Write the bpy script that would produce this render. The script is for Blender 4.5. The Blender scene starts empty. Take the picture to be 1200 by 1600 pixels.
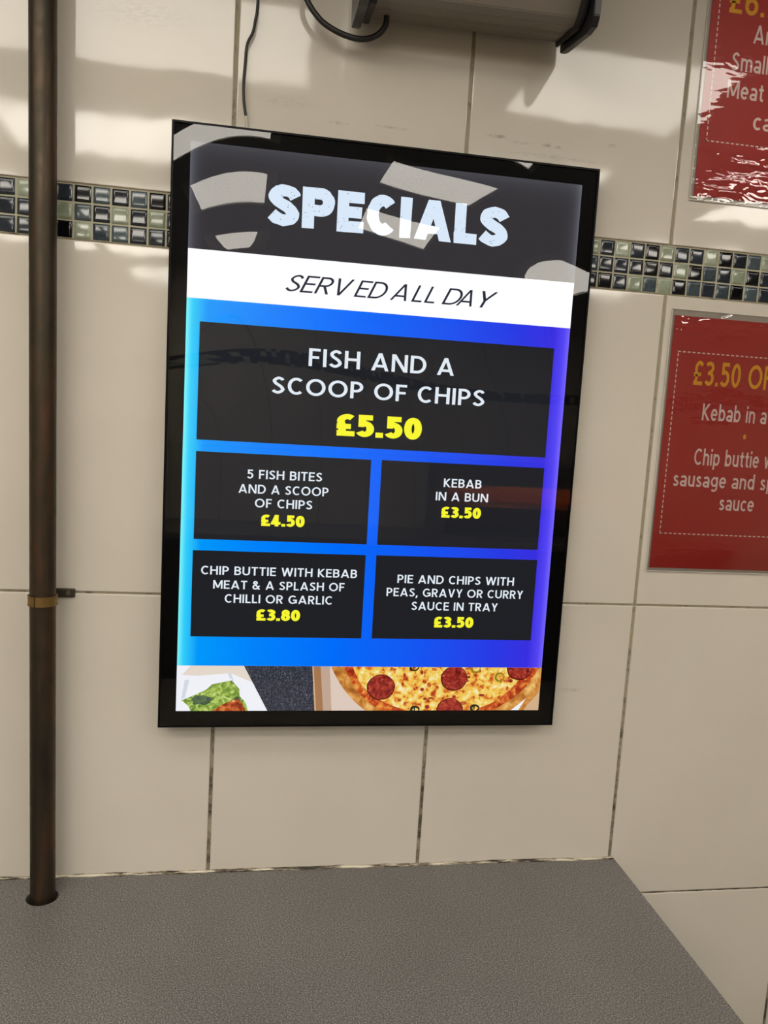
import bpy, bmesh, math, random
from mathutils import Vector, Matrix, noise
random.seed(7)
S = bpy.context.scene
COL = S.collection

# ---------------------------------------------------------------- camera
cam_data = bpy.data.cameras.new('camera'); cam = bpy.data.objects.new('camera', cam_data); COL.objects.link(cam)
cam_data.sensor_fit = 'VERTICAL'; cam_data.sensor_height = 36.0; cam_data.lens = 1181.547 / 1600 * 36.0
cam_data.clip_start = 0.01
RM = ((0.9865147292710299, -0.040949640657267555, -0.15846708131769024),
      (-0.1523944799919467, 0.12336670762984042, -0.980589913223952),
      (0.059704366668535645, 0.9915159012232805, 0.11546257498468895))
cam.matrix_world = Matrix.Translation((-0.61171, -1.14051, 0.71569)) @ Matrix(RM).to_4x4()
S.camera = cam

# ---------------------------------------------------------------- world, exposure
w = bpy.data.worlds.new('world'); S.world = w; w.use_nodes = True
w.node_tree.nodes['Background'].inputs[0].default_value = (0.5, 0.5, 0.5, 1)
w.node_tree.nodes['Background'].inputs[1].default_value = 0.05
S.view_settings.view_transform = 'Standard'; S.view_settings.look = 'None'
S.view_settings.exposure = 0.0; S.view_settings.gamma = 1.0; S.view_settings.use_curve_mapping = False

LIGHT_STRENGTH = 10.4
LIGHT_COLOR = (1.0, 0.935, 0.83)
ZC = 1.57            # ceiling above the worktop
ZF = -0.92           # floor below the worktop
ROOM = (-2.3, 2.6, -4.15)

# ---------------------------------------------------------------- materials
def srgb(r, g, b):
    f = lambda c: c / 12.92 if c <= 0.04045 else ((c + 0.055) / 1.055) ** 2.4
    return (f(r / 255), f(g / 255), f(b / 255), 1.0)

def principled(name, col=(0.5, 0.5, 0.5, 1), rough=0.5, metal=0.0, ior=1.5):
    m = bpy.data.materials.new(name); m.use_nodes = True
    b = m.node_tree.nodes['Principled BSDF']
    b.inputs['Base Color'].default_value = col
    b.inputs['Roughness'].default_value = rough
    b.inputs['Metallic'].default_value = metal
    b.inputs['IOR'].default_value = ior
    return m, m.node_tree, b

def N(nt, kind, **kw):
    n = nt.nodes.new(kind)
    for k, v in kw.items():
        if k in n.inputs: n.inputs[k].default_value = v
        else: setattr(n, k, v)
    return n

def ramp(nt, stops, src=None, interp='LINEAR'):
    r = nt.nodes.new('ShaderNodeValToRGB'); e = r.color_ramp.elements
    r.color_ramp.interpolation = interp
    while len(e) < len(stops): e.new(0.5)
    for el, (p, c) in zip(e, stops):
        el.position = p; el.color = c
    if src is not None: nt.links.new(src, r.inputs[0])
    return r

def coords(nt, scale=(1, 1, 1), kind='Object'):
    t = nt.nodes.new('ShaderNodeTexCoord'); mp = nt.nodes.new('ShaderNodeMapping')
    mp.inputs['Scale'].default_value = scale
    nt.links.new(t.outputs[kind], mp.inputs['Vector'])
    return mp.outputs['Vector']

def world_pos(nt, scale=(1, 1, 1)):
    g = nt.nodes.new('ShaderNodeNewGeometry'); mp = nt.nodes.new('ShaderNodeMapping')
    mp.inputs['Scale'].default_value = scale
    nt.links.new(g.outputs['Position'], mp.inputs['Vector'])
    return mp.outputs['Vector']

def noise_n(nt, vec, scale, detail=3, rough=0.5, dist=0.0):
    n = N(nt, 'ShaderNodeTexNoise'); n.inputs['Scale'].default_value = scale
    n.inputs['Detail'].default_value = detail; n.inputs['Roughness'].default_value = rough
    n.inputs['Distortion'].default_value = dist
    nt.links.new(vec, n.inputs['Vector']); return n

def bump(nt, b, src, strength, dist):
    bp = N(nt, 'ShaderNodeBump'); bp.inputs['Strength'].default_value = strength; bp.inputs['Distance'].default_value = dist
    nt.links.new(src, bp.inputs['Height']); nt.links.new(bp.outputs[0], b.inputs['Normal']); return bp

def mat_tile():
    m, nt, b = principled('cream glazed tile', rough=0.08, ior=1.58)
    p = world_pos(nt)
    n = noise_n(nt, p, 3.2, 4, 0.55)
    r = ramp(nt, [(0.3, srgb(197, 190, 178)), (0.7, srgb(205, 198, 186))], n.outputs['Fac'])
    # greasy smears and little scuffs
    s = noise_n(nt, world_pos(nt, (10, 10, 42)), 1.0, 5, 0.7)
    rs = ramp(nt, [(0.69, (0, 0, 0, 1)), (0.78, (1, 1, 1, 1))], s.outputs['Fac'])
    big = noise_n(nt, p, 2.0, 2)
    rb = ramp(nt, [(0.52, (0, 0, 0, 1)), (0.62, (0.55, 0.55, 0.55, 1))], big.outputs['Fac'])
    mu = N(nt, 'ShaderNodeMath', operation='MULTIPLY')
    nt.links.new(rs.outputs[0], mu.inputs[0]); nt.links.new(rb.outputs[0], mu.inputs[1])
    mx = N(nt, 'ShaderNodeMix', data_type='RGBA'); mx.inputs[7].default_value = srgb(150, 142, 128)
    acc = mu.outputs[0]; fine = noise_n(nt, world_pos(nt, (60, 60, 160)), 1.6, 5, 0.75)
    rf = ramp(nt, [(0.42, (0, 0, 0, 1)), (0.62, (1, 1, 1, 1))], fine.outputs['Fac'])
    for sx_, sz_, lx, lz, am in ((-.290, 1.148, .020, .0035, 1.0), (-.255, 1.143, .022, .003, .35), (-.2137, 1.1435, .010, .004, .6), (-.1966, 1.1425, .008, .003, .6), (-.111, 1.1545, .010, .004, .5),
                                 (-.528, 1.139, .018, .003, .6), (-.450, 1.142, .030, .003, .5), (-.0999, .299, .030, .005, .35), (-.20, 1.128, .10, .004, .3), (-.60, 1.16, .05, .012, .18), (-.80, 1.25, .09, .03, .16)):
        vm = N(nt, 'ShaderNodeVectorMath', operation='SUBTRACT'); vm.inputs[1].default_value = (sx_, 0, sz_); nt.links.new(p, vm.inputs[0])
        vd = N(nt, 'ShaderNodeVectorMath', operation='DIVIDE'); vd.inputs[1].default_value = (lx, 1, lz); nt.links.new(vm.outputs[0], vd.inputs[0])
        ln_ = N(nt, 'ShaderNodeVectorMath', operation='LENGTH'); nt.links.new(vd.outputs[0], ln_.inputs[0])
        k1 = N(nt, 'ShaderNodeMath', operation='SUBTRACT'); k1.use_clamp = True; k1.inputs[0].default_value = 1.0; nt.links.new(ln_.outputs['Value'], k1.inputs[1])
        k2 = N(nt, 'ShaderNodeMath', operation='MULTIPLY'); k2.inputs[1].default_value = am * 2.2; k2.use_clamp = True; nt.links.new(k1.outputs[0], k2.inputs[0])
        k3 = N(nt, 'ShaderNodeMath', operation='MULTIPLY'); nt.links.new(k2.outputs[0], k3.inputs[0]); nt.links.new(rf.outputs[0], k3.inputs[1])
        k4 = N(nt, 'ShaderNodeMath', operation='MAXIMUM'); nt.links.new(k3.outputs[0], k4.inputs[0]); nt.links.new(acc, k4.inputs[1]); acc = k4.outputs[0]
    nt.links.new(acc, mx.inputs[0]); nt.links.new(r.outputs[0], mx.inputs[6])
    nt.links.new(mx.outputs[2], b.inputs['Base Color'])
    rn = noise_n(nt, p, 7.0, 5, 0.65)
    rr = ramp(nt, [(0.40, (0.045, 0.045, 0.045, 1)), (0.75, (0.11, 0.11, 0.11, 1))], rn.outputs['Fac'])
    nt.links.new(rr.outputs[0], b.inputs['Roughness'])
    h = noise_n(nt, p, 5.0, 3, 0.5)
    bump(nt, b, h.outputs['Fac'], 0.22, 0.004)
    return m

def mat_grout(name, base, dirt, amount=(0.5, 0.62)):
    m, nt, b = principled(name, rough=0.85)
    n = noise_n(nt, world_pos(nt), 38, 6, 0.7)
    g = N(nt, 'ShaderNodeNewGeometry'); sp = N(nt, 'ShaderNodeSeparateXYZ'); nt.links.new(g.outputs['Position'], sp.inputs[0])
    mr = N(nt, 'ShaderNodeMapRange'); mr.inputs['From Min'].default_value = 0.5; mr.inputs['From Max'].default_value = 0.0
    mr.inputs['To Min'].default_value = 0.0; mr.inputs['To Max'].default_value = 0.17
    nt.links.new(sp.outputs['Z'], mr.inputs['Value'])
    ad = N(nt, 'ShaderNodeMath', operation='ADD'); nt.links.new(n.outputs['Fac'], ad.inputs[0]); nt.links.new(mr.outputs[0], ad.inputs[1])
    r = ramp(nt, [(amount[0], base), (amount[1], dirt)], ad.outputs[0])
    nt.links.new(r.outputs[0], b.inputs['Base Color']); return m

def mat_mosaic(name, c1, c2, rough=0.06):
    m, nt, b = principled(name, rough=rough, ior=1.55)
    oi = N(nt, 'ShaderNodeObjectInfo')
    n = noise_n(nt, world_pos(nt, (1, 1, 1)), 90, 3, 0.6, 1.0)
    ad = N(nt, 'ShaderNodeMath', operation='MULTIPLY_ADD'); ad.inputs[1].default_value = 0.5
    nt.links.new(oi.outputs['Random'], ad.inputs[0]); nt.links.new(n.outputs['Fac'], ad.inputs[2])
    r = ramp(nt, [(0.45, c1), (1.0, c2)], ad.outputs[0])
    nt.links.new(r.outputs[0], b.inputs['Base Color']); return m

def emis(name, col, strength=1.0):
    m = bpy.data.materials.new(name); m.use_nodes = True; nt = m.node_tree
    nt.nodes.remove(nt.nodes['Principled BSDF'])
    e = N(nt, 'ShaderNodeEmission'); e.inputs[0].default_value = col; e.inputs[1].default_value = strength
    nt.links.new(e.outputs[0], nt.nodes['Material Output'].inputs[0])
    return m, nt, e

def mat_thin_glass(name, ior=1.5, rough=0.0, bump_scale=None, bump_strength=0.3, tint=(1, 1, 1, 1), stretch=(1, 1, 1), dist=0.004, boost=1.0):
    m = bpy.data.materials.new(name); m.use_nodes = True; nt = m.node_tree
    nt.nodes.remove(nt.nodes['Principled BSDF'])
    tr = N(nt, 'ShaderNodeBsdfTransparent'); tr.inputs[0].default_value = tint
    gl = N(nt, 'ShaderNodeBsdfGlossy'); gl.inputs['Roughness'].default_value = rough
    fr = N(nt, 'ShaderNodeFresnel'); fr.inputs[0].default_value = ior
    mx = N(nt, 'ShaderNodeMixShader')
    if boost != 1.0:
        mu = N(nt, 'ShaderNodeMath', operation='MULTIPLY'); mu.inputs[1].default_value = boost; mu.use_clamp = True
        nt.links.new(fr.outputs[0], mu.inputs[0]); nt.links.new(mu.outputs[0], mx.inputs[0])
    else: nt.links.new(fr.outputs[0], mx.inputs[0])
    nt.links.new(tr.outputs[0], mx.inputs[1]); nt.links.new(gl.outputs[0], mx.inputs[2])
    nt.links.new(mx.outputs[0], nt.nodes['Material Output'].inputs[0])
    if bump_scale:
        n = noise_n(nt, coords(nt, stretch), bump_scale, 3, 0.55, 0.4)
        bp = N(nt, 'ShaderNodeBump'); bp.inputs['Strength'].default_value = bump_strength; bp.inputs['Distance'].default_value = dist
        nt.links.new(n.outputs['Fac'], bp.inputs['Height'])
        nt.links.new(bp.outputs[0], gl.inputs['Normal']); nt.links.new(bp.outputs[0], fr.inputs['Normal'])
    return m

M_TILE = mat_tile()
M_GROUT = mat_grout('beige tile grout', srgb(150, 141, 120), srgb(52, 45, 34), (0.53, 0.75))
M_MGROUT = mat_grout('pale mosaic grout', srgb(168, 164, 142), srgb(120, 114, 92), (0.55, 0.75))
M_MOS = {'d': mat_mosaic('dark navy glass', srgb(24, 28, 34), srgb(46, 52, 60)),
         'k': mat_mosaic('black glass', srgb(8, 8, 10), srgb(22, 23, 26)),
         's': mat_mosaic('slate glass', srgb(44, 54, 62), srgb(72, 84, 88)),
         'g': mat_mosaic('sage green glass', srgb(128, 137, 116), srgb(158, 165, 146))}
M_WHITEWALL = principled('painted ceiling', srgb(108, 104, 96), 0.8)[0]
M_FLOOR = principled('grey floor tile', srgb(132, 124, 114), 0.45)[0]

def mat_far_tile():
    m, nt, b = principled('far wall tiles', rough=0.25)
    t = world_pos(nt); sp = N(nt, 'ShaderNodeSeparateXYZ'); nt.links.new(t, sp.inputs[0])
    cb = N(nt, 'ShaderNodeCombineXYZ')
    ax = N(nt, 'ShaderNodeMath', operation='ADD'); nt.links.new(sp.outputs['X'], ax.inputs[0]); nt.links.new(sp.outputs['Y'], ax.inputs[1])
    nt.links.new(ax.outputs[0], cb.inputs[0]); nt.links.new(sp.outputs['Z'], cb.inputs[1])
    br = N(nt, 'ShaderNodeTexBrick'); br.offset = 0.0; br.inputs['Scale'].default_value = 1.0
    br.inputs['Brick Width'].default_value = 0.3368; br.inputs['Row Height'].default_value = 0.5
    br.inputs['Mortar Size'].default_value = 0.003
    br.inputs['Color1'].default_value = srgb(176, 168, 154); br.inputs['Color2'].default_value = srgb(170, 162, 148)
    br.inputs['Mortar'].default_value = srgb(120, 112, 95)
    nt.links.new(cb.outputs[0], br.inputs['Vector'])
    # mosaic band of small squares
    ch = N(nt, 'ShaderNodeTexWhiteNoise', noise_dimensions='2D')
    sn = N(nt, 'ShaderNodeVectorMath', operation='SNAP'); sn.inputs[1].default_value = (0.0249, 0.0245, 1)
    nt.links.new(cb.outputs[0], sn.inputs[0]); nt.links.new(sn.outputs[0], ch.inputs['Vector'])
    cr = ramp(nt, [(0.0, srgb(12, 12, 14)), (0.35, srgb(30, 34, 40)), (0.7, srgb(60, 68, 72)), (0.85, srgb(145, 152, 132))], ch.outputs['Value'], 'CONSTANT')
    a = N(nt, 'ShaderNodeMath', operation='GREATER_THAN'); a.inputs[1].default_value = 0.945
    c = N(nt, 'ShaderNodeMath', operation='LESS_THAN'); c.inputs[1].default_value = 1.018
    nt.links.new(sp.outputs['Z'], a.inputs[0]); nt.links.new(sp.outputs['Z'], c.inputs[0])
    mu = N(nt, 'ShaderNodeMath', operation='MULTIPLY'); nt.links.new(a.outputs[0], mu.inputs[0]); nt.links.new(c.outputs[0], mu.inputs[1])
    mx = N(nt, 'ShaderNodeMix', data_type='RGBA')
    nt.links.new(mu.outputs[0], mx.inputs[0]); nt.links.new(br.outputs['Color'], mx.inputs[6]); nt.links.new(cr.outputs[0], mx.inputs[7])
    nt.links.new(mx.outputs[2], b.inputs['Base Color']); return m
M_FARTILE = mat_far_tile()

def mat_worktop():
    m, nt, b = principled('speckled grey laminate', rough=0.42)
    p = world_pos(nt)
    n = noise_n(nt, p, 520, 2, 0.75)
    r = ramp(nt, [(0.34, srgb(62, 60, 58)), (0.5, srgb(106, 103, 100)), (0.66, srgb(164, 160, 156))], n.outputs['Fac'])
    n2 = noise_n(nt, p, 4, 3)
    r2 = ramp(nt, [(0.3, (0.72, 0.72, 0.71, 1)), (0.7, (0.88, 0.88, 0.88, 1))], n2.outputs['Fac'])
    mx = N(nt, 'ShaderNodeMix', data_type='RGBA', blend_type='MULTIPLY'); mx.inputs[0].default_value = 1.0
    nt.links.new(r.outputs[0], mx.inputs[6]); nt.links.new(r2.outputs[0], mx.inputs[7])
    nt.links.new(mx.outputs[2], b.inputs['Base Color'])
    return m
M_WORKTOP = mat_worktop()
M_EDGE = principled('worktop edge', srgb(70, 66, 60), 0.5)[0]

def mat_pipe():
    m, nt, b = principled('tarnished copper', rough=0.42, metal=0.75)
    n = noise_n(nt, world_pos(nt, (14, 14, 3)), 2.0, 6, 0.65, 0.4)
    r = ramp(nt, [(0.32, srgb(52, 48, 40)), (0.5, srgb(68, 58, 46)), (0.64, srgb(86, 62, 47)), (0.8, srgb(62, 62, 52))], n.outputs['Fac'])
    nt.links.new(r.outputs[0], b.inputs['Base Color'])
    n2 = noise_n(nt, world_pos(nt), 60, 4, 0.7)
    rr = ramp(nt, [(0.3, (0.33, 0.33, 0.33, 1)), (0.8, (0.6, 0.6, 0.6, 1))], n2.outputs['Fac'])
    nt.links.new(rr.outputs[0], b.inputs['Roughness']); return m
M_PIPE = mat_pipe()
M_BRASS = principled('dull brass', srgb(140, 112, 66), 0.4, 0.8)[0]
M_DKMETAL = principled('dark steel', srgb(78, 72, 62), 0.45, 0.7)[0]
M_SCREW = principled('screw steel', srgb(150, 142, 128), 0.35, 0.9)[0]
M_BLACK = principled('black plastic', srgb(24, 24, 25), 0.38)[0]
M_BEZEL = principled('black bezel', srgb(6, 6, 7), 0.5, ior=1.15)[0]
M_FRAMEB = principled('gloss black frame', srgb(6, 6, 7), 0.35, ior=1.2)[0]
M_GREYALU = principled('grey painted aluminium', srgb(128, 120, 110), 0.42, 0.15)[0]
M_CABLE = principled('black rubber cable', srgb(22, 21, 20), 0.5)[0]
M_PLUG = principled('off white plug', srgb(190, 182, 165), 0.5)[0]
def mat_sealant():
    m, nt, b = principled('mouldy white sealant', rough=0.5)
    n = noise_n(nt, world_pos(nt, (7, 40, 60)), 2.6, 6, 0.72)
    r = ramp(nt, [(0.44, srgb(205, 197, 178)), (0.52, srgb(120, 108, 88)), (0.57, srgb(40, 33, 26))], n.outputs['Fac'])
    nt.links.new(r.outputs[0], b.inputs['Base Color']); return m
M_SEAL = mat_sealant()
def mat_paper():
    m, nt, b = principled('red poster paper', rough=0.45)
    n = noise_n(nt, coords(nt), 3.0, 2)
    r = ramp(nt, [(0.3, srgb(190, 50, 44)), (0.7, srgb(196, 60, 48))], n.outputs['Fac'])
    nt.links.new(r.outputs[0], b.inputs['Base Color']); return m
M_RED = mat_paper()
M_PINKWHITE = principled('printed white ink', srgb(255, 238, 230), 0.5)[0]
M_YELLOWINK = principled('printed yellow ink', srgb(250, 192, 40), 0.5)[0]
def mat_film(name, za, zb, lo, hi):
    # crinkled clear film: crinkles strongest past zb
    m = mat_thin_glass(name, 1.6, 0.01, 24.0, 0.5, (0.98, 0.98, 0.985, 1), (0.8, 1.0, 2.2), 0.0034, 1.9)
    nt = m.node_tree; bp = [n for n in nt.nodes if n.type == 'BUMP'][0]
    tn = [n for n in nt.nodes if n.type == 'TEX_NOISE'][0]; tn.inputs['Detail'].default_value = 2.2; tn.inputs['Roughness'].default_value = 0.5
    t = N(nt, 'ShaderNodeTexCoord'); sp = N(nt, 'ShaderNodeSeparateXYZ'); nt.links.new(t.outputs['Object'], sp.inputs[0])
    mr = N(nt, 'ShaderNodeMapRange'); mr.inputs['From Min'].default_value = za; mr.inputs['From Max'].default_value = zb
    mr.inputs['To Min'].default_value = lo; mr.inputs['To Max'].default_value = hi
    nt.links.new(sp.outputs['Z'], mr.inputs['Value']); nt.links.new(mr.outputs[0], bp.inputs['Strength']); return m
M_FILM_UP = mat_film('crinkled laminate film', 0.105, 0.075, 0.13, 0.62)
M_FILM = mat_film('smooth laminate film', 0.36, 0.40, 0.06, 0.34)
M_FILMEDGE = principled('laminate film rim', srgb(205, 200, 190), 0.15)[0]
M_GLASS = mat_thin_glass('clear display glass', 1.57, 0.0)

# ---------------------------------------------------------------- helpers
def tag(o, label=None, cat=None, group=None, kind=None):
    if label: o['label'] = label
    if cat: o['category'] = cat
    if group: o['group'] = group
    if kind: o['kind'] = kind
    return o

def empty(name, loc=(0, 0, 0), **kw):
    o = bpy.data.objects.new(name, None); COL.objects.link(o); o.location = loc
    o.empty_display_size = 0.05
    return tag(o, **kw)

def link(name, me, parent=None, loc=(0, 0, 0), mats=(), smooth=False, **kw):
    for m in mats: me.materials.append(m)
    if smooth:
        me.polygons.foreach_set('use_smooth', [True] * len(me.polygons))
    o = bpy.data.objects.new(name, me); COL.objects.link(o); o.location = loc
    if parent: o.parent = parent
    return tag(o, **kw)

def bm_mesh(name, bm):
    bmesh.ops.recalc_face_normals(bm, faces=bm.faces)
    me = bpy.data.meshes.new(name); bm.to_mesh(me); bm.free(); return me

def box_bm(x0, x1, y0, y1, z0, z1, bev=0.0, seg=2, bm=None):
    own = bm is None
    if own: bm = bmesh.new()
    r = bmesh.ops.create_cube(bm, size=1.0)
    bmesh.ops.scale(bm, vec=(x1 - x0, y1 - y0, z1 - z0), verts=r['verts'])
    bmesh.ops.translate(bm, vec=((x0 + x1) / 2, (y0 + y1) / 2, (z0 + z1) / 2), verts=r['verts'])
    if bev:
        es = {e for v in r['verts'] for e in v.link_edges}
        bmesh.ops.bevel(bm, geom=list(es), offset=bev, segments=seg, affect='EDGES', profile=0.6)
    return bm

def tube_bm(pts, rad, seg=10, bm=None, caps=True):
    if bm is None: bm = bmesh.new()
    pts = [Vector(p) for p in pts]; rings = []
    up = Vector((0, 1, 0.01))
    for i, p in enumerate(pts):
        t = (pts[min(i + 1, len(pts) - 1)] - pts[max(i - 1, 0)]).normalized()
        u = t.cross(up).normalized(); v = t.cross(u)
        r = rad(i / (len(pts) - 1)) if callable(rad) else rad
        rings.append([bm.verts.new(p + u * math.cos(a) * r + v * math.sin(a) * r) for a in [2 * math.pi * k / seg for k in range(seg)]])
    for a, b in zip(rings, rings[1:]):
        for k in range(seg): bm.faces.new((a[k], a[(k + 1) % seg], b[(k + 1) % seg], b[k]))
    if caps: bm.faces.new(rings[0]); bm.faces.new(rings[-1])
    return bm

def spline(P, n=8):
    out = []; L = len(P)
    for i in range(L - 1):
        p0 = P[max(i - 1, 0)]; p1 = P[i]; p2 = P[i + 1]; p3 = P[min(i + 2, L - 1)]
        for k in range(n):
            t = k / n
            out.append(tuple(0.5 * (2 * b + (c - a) * t + (2 * a - 5 * b + 4 * c - d) * t * t + (3 * b - a - 3 * c + d) * t ** 3)
                             for a, b, c, d in zip(p0, p1, p2, p3)))
    out.append(tuple(P[-1])); return out

# ---------------------------------------------------------------- stroke lettering
def ell(cx, cy, rx, ry, a0, a1, n=None):
    n = n or max(4, int(abs(a1 - a0) / 11))
    return [(cx + rx * math.cos(math.radians(a0 + (a1 - a0) * k / n)), cy + ry * math.sin(math.radians(a0 + (a1 - a0) * k / n))) for k in range(n + 1)]

def glyph(ch, w):
    """returns advance width and strokes; capital height 1, stroke weight w; stroke = ('L', points, closed) or ('P', x0,y0,x1,y1)"""
    h = w / 2; T = 1 - h; B = h; X = 0.72; XT = X - h
    L = lambda pts, c=False: ('L', pts, c)
    if w > 0.27:         # display weight of the heading
        if ch == 'S':
            W = 0.72; return W, [L(spline([(W - h * .75, 0.70), (W * 0.74, T - .05), (W * 0.50, T), (h + .05, T - .06), (h, 0.68), (W * 0.36, 0.555), (W * 0.64, 0.45), (W - h, 0.31), (W - h - .05, B + .06), (W * 0.48, B), (W * 0.24, B + .06), (h * .55, 0.27)], 5))]
        if ch == 'P':
            W = 0.76; return W, [L([(h, 0), (h, 1)]), L([(h, T), (W - h - .2, T)] + ell(W - h - .2, 0.655, 0.2, T - 0.655, 90, -90, 14)[1:] + [(h, 2 * 0.655 - T)])]
        if ch == 'E':
            W = 0.64; q = w * .86; return W, [L([(h, 0), (h, 1)]), L([(h, T), (W, T)]), L([(h, 0.5), (W - 0.05, 0.5)]), L([(h, B), (W, B)])]
        if ch == 'C':
            W = 0.76; return W - .03, [L(ell(W / 2 + .01, 0.5, W / 2 - h, 0.5 - h, 44, 316, 24))]
        if ch == 'I': return 0.32, [('P', 0.16, 0, 0.16, 1), L([(0.16, 0), (0.16, 1)])]
        if ch == 'A':
            W = 0.92; t = w * .53; return W, [('P', t, 0, W / 2, 1), ('P', W - t, 0, W / 2, 1), ('P', W / 2 - .04, .17, W / 2 - .04, .36), ('P', W / 2 + .04, .17, W / 2 + .04, .36)]
        if ch == 'L':
            W = 0.57; return W, [L([(h, 0), (h, 1)]), L([(0, B * .95), (W, B * .95)])]
    if ch == ' ': return 0.30, []
    if ch == '\u2009': return 0.10, []
    def bowl(x0, x1, y0, y1):
        r = (y1 - y0) / 2; r2 = min(r, (x1 - x0) * 0.9)
        return [(x0, y1), (x1 - r2, y1)] + ell(x1 - r2, (y0 + y1) / 2, r2, r, 90, -90)[1:-1] + [(x1 - r2, y0), (x0, y0)]
    if ch == 'A':
        W = 0.74 + w * 0.35; t = w * 0.56
        return W, [('P', t, 0, W / 2, 1), ('P', W - t, 0, W / 2, 1), L([(W * 0.22, 0.27), (W * 0.78, 0.27)])]
    if ch == 'B':
        W = 0.60; return W, [L([(h, 0), (h, 1)]), L(bowl(h, W - h - 0.03, 0.53, T)), L(bowl(h, W - h, B, 0.53))]
    if ch == 'C':
        W = 0.76; return W - 0.07, [L(ell(W / 2 + .01, 0.5, W / 2 - h, 0.5 - h, 48, 312, 22))]
    if ch == 'D':
        W = 0.72; r = 0.5 - h
        return W, [L([(h, B), (h, T)] + [(W * 0.42, T)] + ell(W * 0.42, 0.5, W * 0.58 - h, r, 90, -90)[1:-1] + [(W * 0.42, B)], True)]
    if ch == 'E':
        W = 0.53; return W, [L([(h, 0), (h, 1)]), L([(0, T), (W, T)]), L([(0, 0.52), (W - 0.04, 0.52)]), L([(0, B), (W, B)])]
    if ch == 'F':
        W = 0.50; return W, [L([(h, 0), (h, 1)]), L([(0, T), (W, T)]), L([(0, 0.50), (W - 0.05, 0.50)])]
    if ch == 'G':
        W = 0.80; return W, [L(ell(W / 2 + .01, 0.5, W / 2 - h, 0.5 - h, 45, 318, 22) + [(W - h, 0.10 + h * 0.6)]), L([(W - h, 0.08), (W - h, 0.52)]), L([(W * 0.54, 0.52 - h), (W, 0.52 - h)])]
    if ch == 'H':
        W = 0.68; return W, [L([(h, 0), (h, 1)]), L([(W - h, 0), (W - h, 1)]), L([(0, 0.52), (W, 0.52)])]
    if ch == 'I': return w, [L([(h, 0), (h, 1)])]
    if ch == 'K':
        W = 0.63; t = w * 0.66
        return W, [L([(h, 0), (h, 1)]), ('P', w * 0.9, 0.5, W - t, 1), ('P', W - t + .03, 0, w * 1.0, 0.53)]
    if ch == 'L':
        W = 0.47; return W, [L([(h, 0), (h, 1)]), L([(0, B), (W, B)])]
    if ch == 'M':
        W = 0.86; t = w * 0.55; return W, [L([(h, 0), (h, 1)]), L([(W - h, 0), (W - h, 1)]), ('P', t, 1, W / 2, 0.12), ('P', W - t, 1, W / 2, 0.12)]
    if ch == 'N':
        W = 0.72; t = w * 0.60; return W, [L([(h, 0), (h, 1)]), L([(W - h, 0), (W - h, 1)]), ('P', t, 1, W - t, 0)]
    if ch == 'O':
        W = 0.86; return W, [L(ell(W / 2, 0.5, W / 2 - h, 0.5 - h, 0, 360, 32)[:-1], True)]
    if ch == 'P':
        W = 0.57; return W, [L([(h, 0), (h, 1)]), L(bowl(h, W - h, 0.44, T))]
    if ch == 'R':
        W = 0.60; t = w * 0.6; return W, [L([(h, 0), (h, 1)]), L(bowl(h, W - h - 0.02, 0.47, T)), ('P', W - t, 0, W * 0.45, 0.49)]
    if ch == 'S':
        W = 0.55
        return W, [L(spline([(W - h - .02, 0.80), (W * 0.75, T - 0.045), (W * 0.52, T), (h + 0.10, T - 0.06), (h + 0.02, 0.745), (h + 0.10, 0.60), (W * 0.52, 0.515),
                             (W - h - 0.08, 0.42), (W - h, 0.265), (W - h - 0.09, B + 0.06), (W * 0.47, B), (W * 0.22, B + 0.05), (h - 0.02, 0.20)], 4))]
    if ch == 'T':
        W = 0.58; return W, [L([(W / 2, 0), (W / 2, 1)]), L([(0, T), (W, T)])]
    if ch == 'U':
        W = 0.68; r = W / 2 - h; return W, [L([(h, 1), (h, B + r)] + ell(W / 2, B + r, r, r, 180, 360)[1:] + [(W - h, 1)])]
    if ch == 'V':
        W = 0.70; t = w * 0.56; return W, [('P', t, 1, W / 2, 0), ('P', W - t, 1, W / 2, 0)]
    if ch == 'W':
        W = 1.06; t = w * 0.54; return W, [('P', t, 1, W * 0.27, 0), ('P', W / 2, 1, W * 0.27, 0), ('P', W / 2, 1, W * 0.73, 0), ('P', W - t, 1, W * 0.73, 0)]
    if ch == 'Y':
        W = 0.64; t = w * 0.6; return W, [('P', t, 1, W / 2, 0.42), ('P', W - t, 1, W / 2, 0.42), L([(W / 2, 0), (W / 2, 0.5)])]
    if ch == '&':
        W = 0.72; t = w * 0.62
        return W, [('P', W - t, 0, W * 0.22, 0.80), L(ell(W * 0.37, 0.76, 0.15, T - 0.76, -20, 215, 14)),
                   L(spline([(W * 0.52, 0.70), (W * 0.40, 0.56), (W * 0.16, 0.42), (h, 0.25), (W * 0.18, B + .04), (W * 0.40, B), (W * 0.68, 0.16), (W - h - .02, 0.46)], 4))]
    if ch == '.': return max(w * 1.05, 0.12), [L([(max(w * 1.05, .12) / 2, 0), (max(w * 1.05, .12) / 2, max(w, .12))])]
    if ch == ',':
        d = max(w, .12); return d + .03, [('P', d * 0.3, -0.17, d * 0.75, d)]
    if ch == '\u00a3':
        W = 0.56
        return W, [L([(0.01, B), (W, B)]), L([(0.0, 0.44), (W * 0.78, 0.44)]),
                   L(spline([(0.06, B * 1.1), (W * 0.30, 0.24), (W * 0.28, 0.50), (W * 0.22, 0.70), (W * 0.36, T - .05), (W * 0.62, T), (W - h * .8, 0.82)], 4))]
    if ch == '0':
        W = 0.56; return W, [L(ell(W / 2, 0.5, W / 2 - h, 0.5 - h, 0, 360, 28)[:-1], True)]
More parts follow.
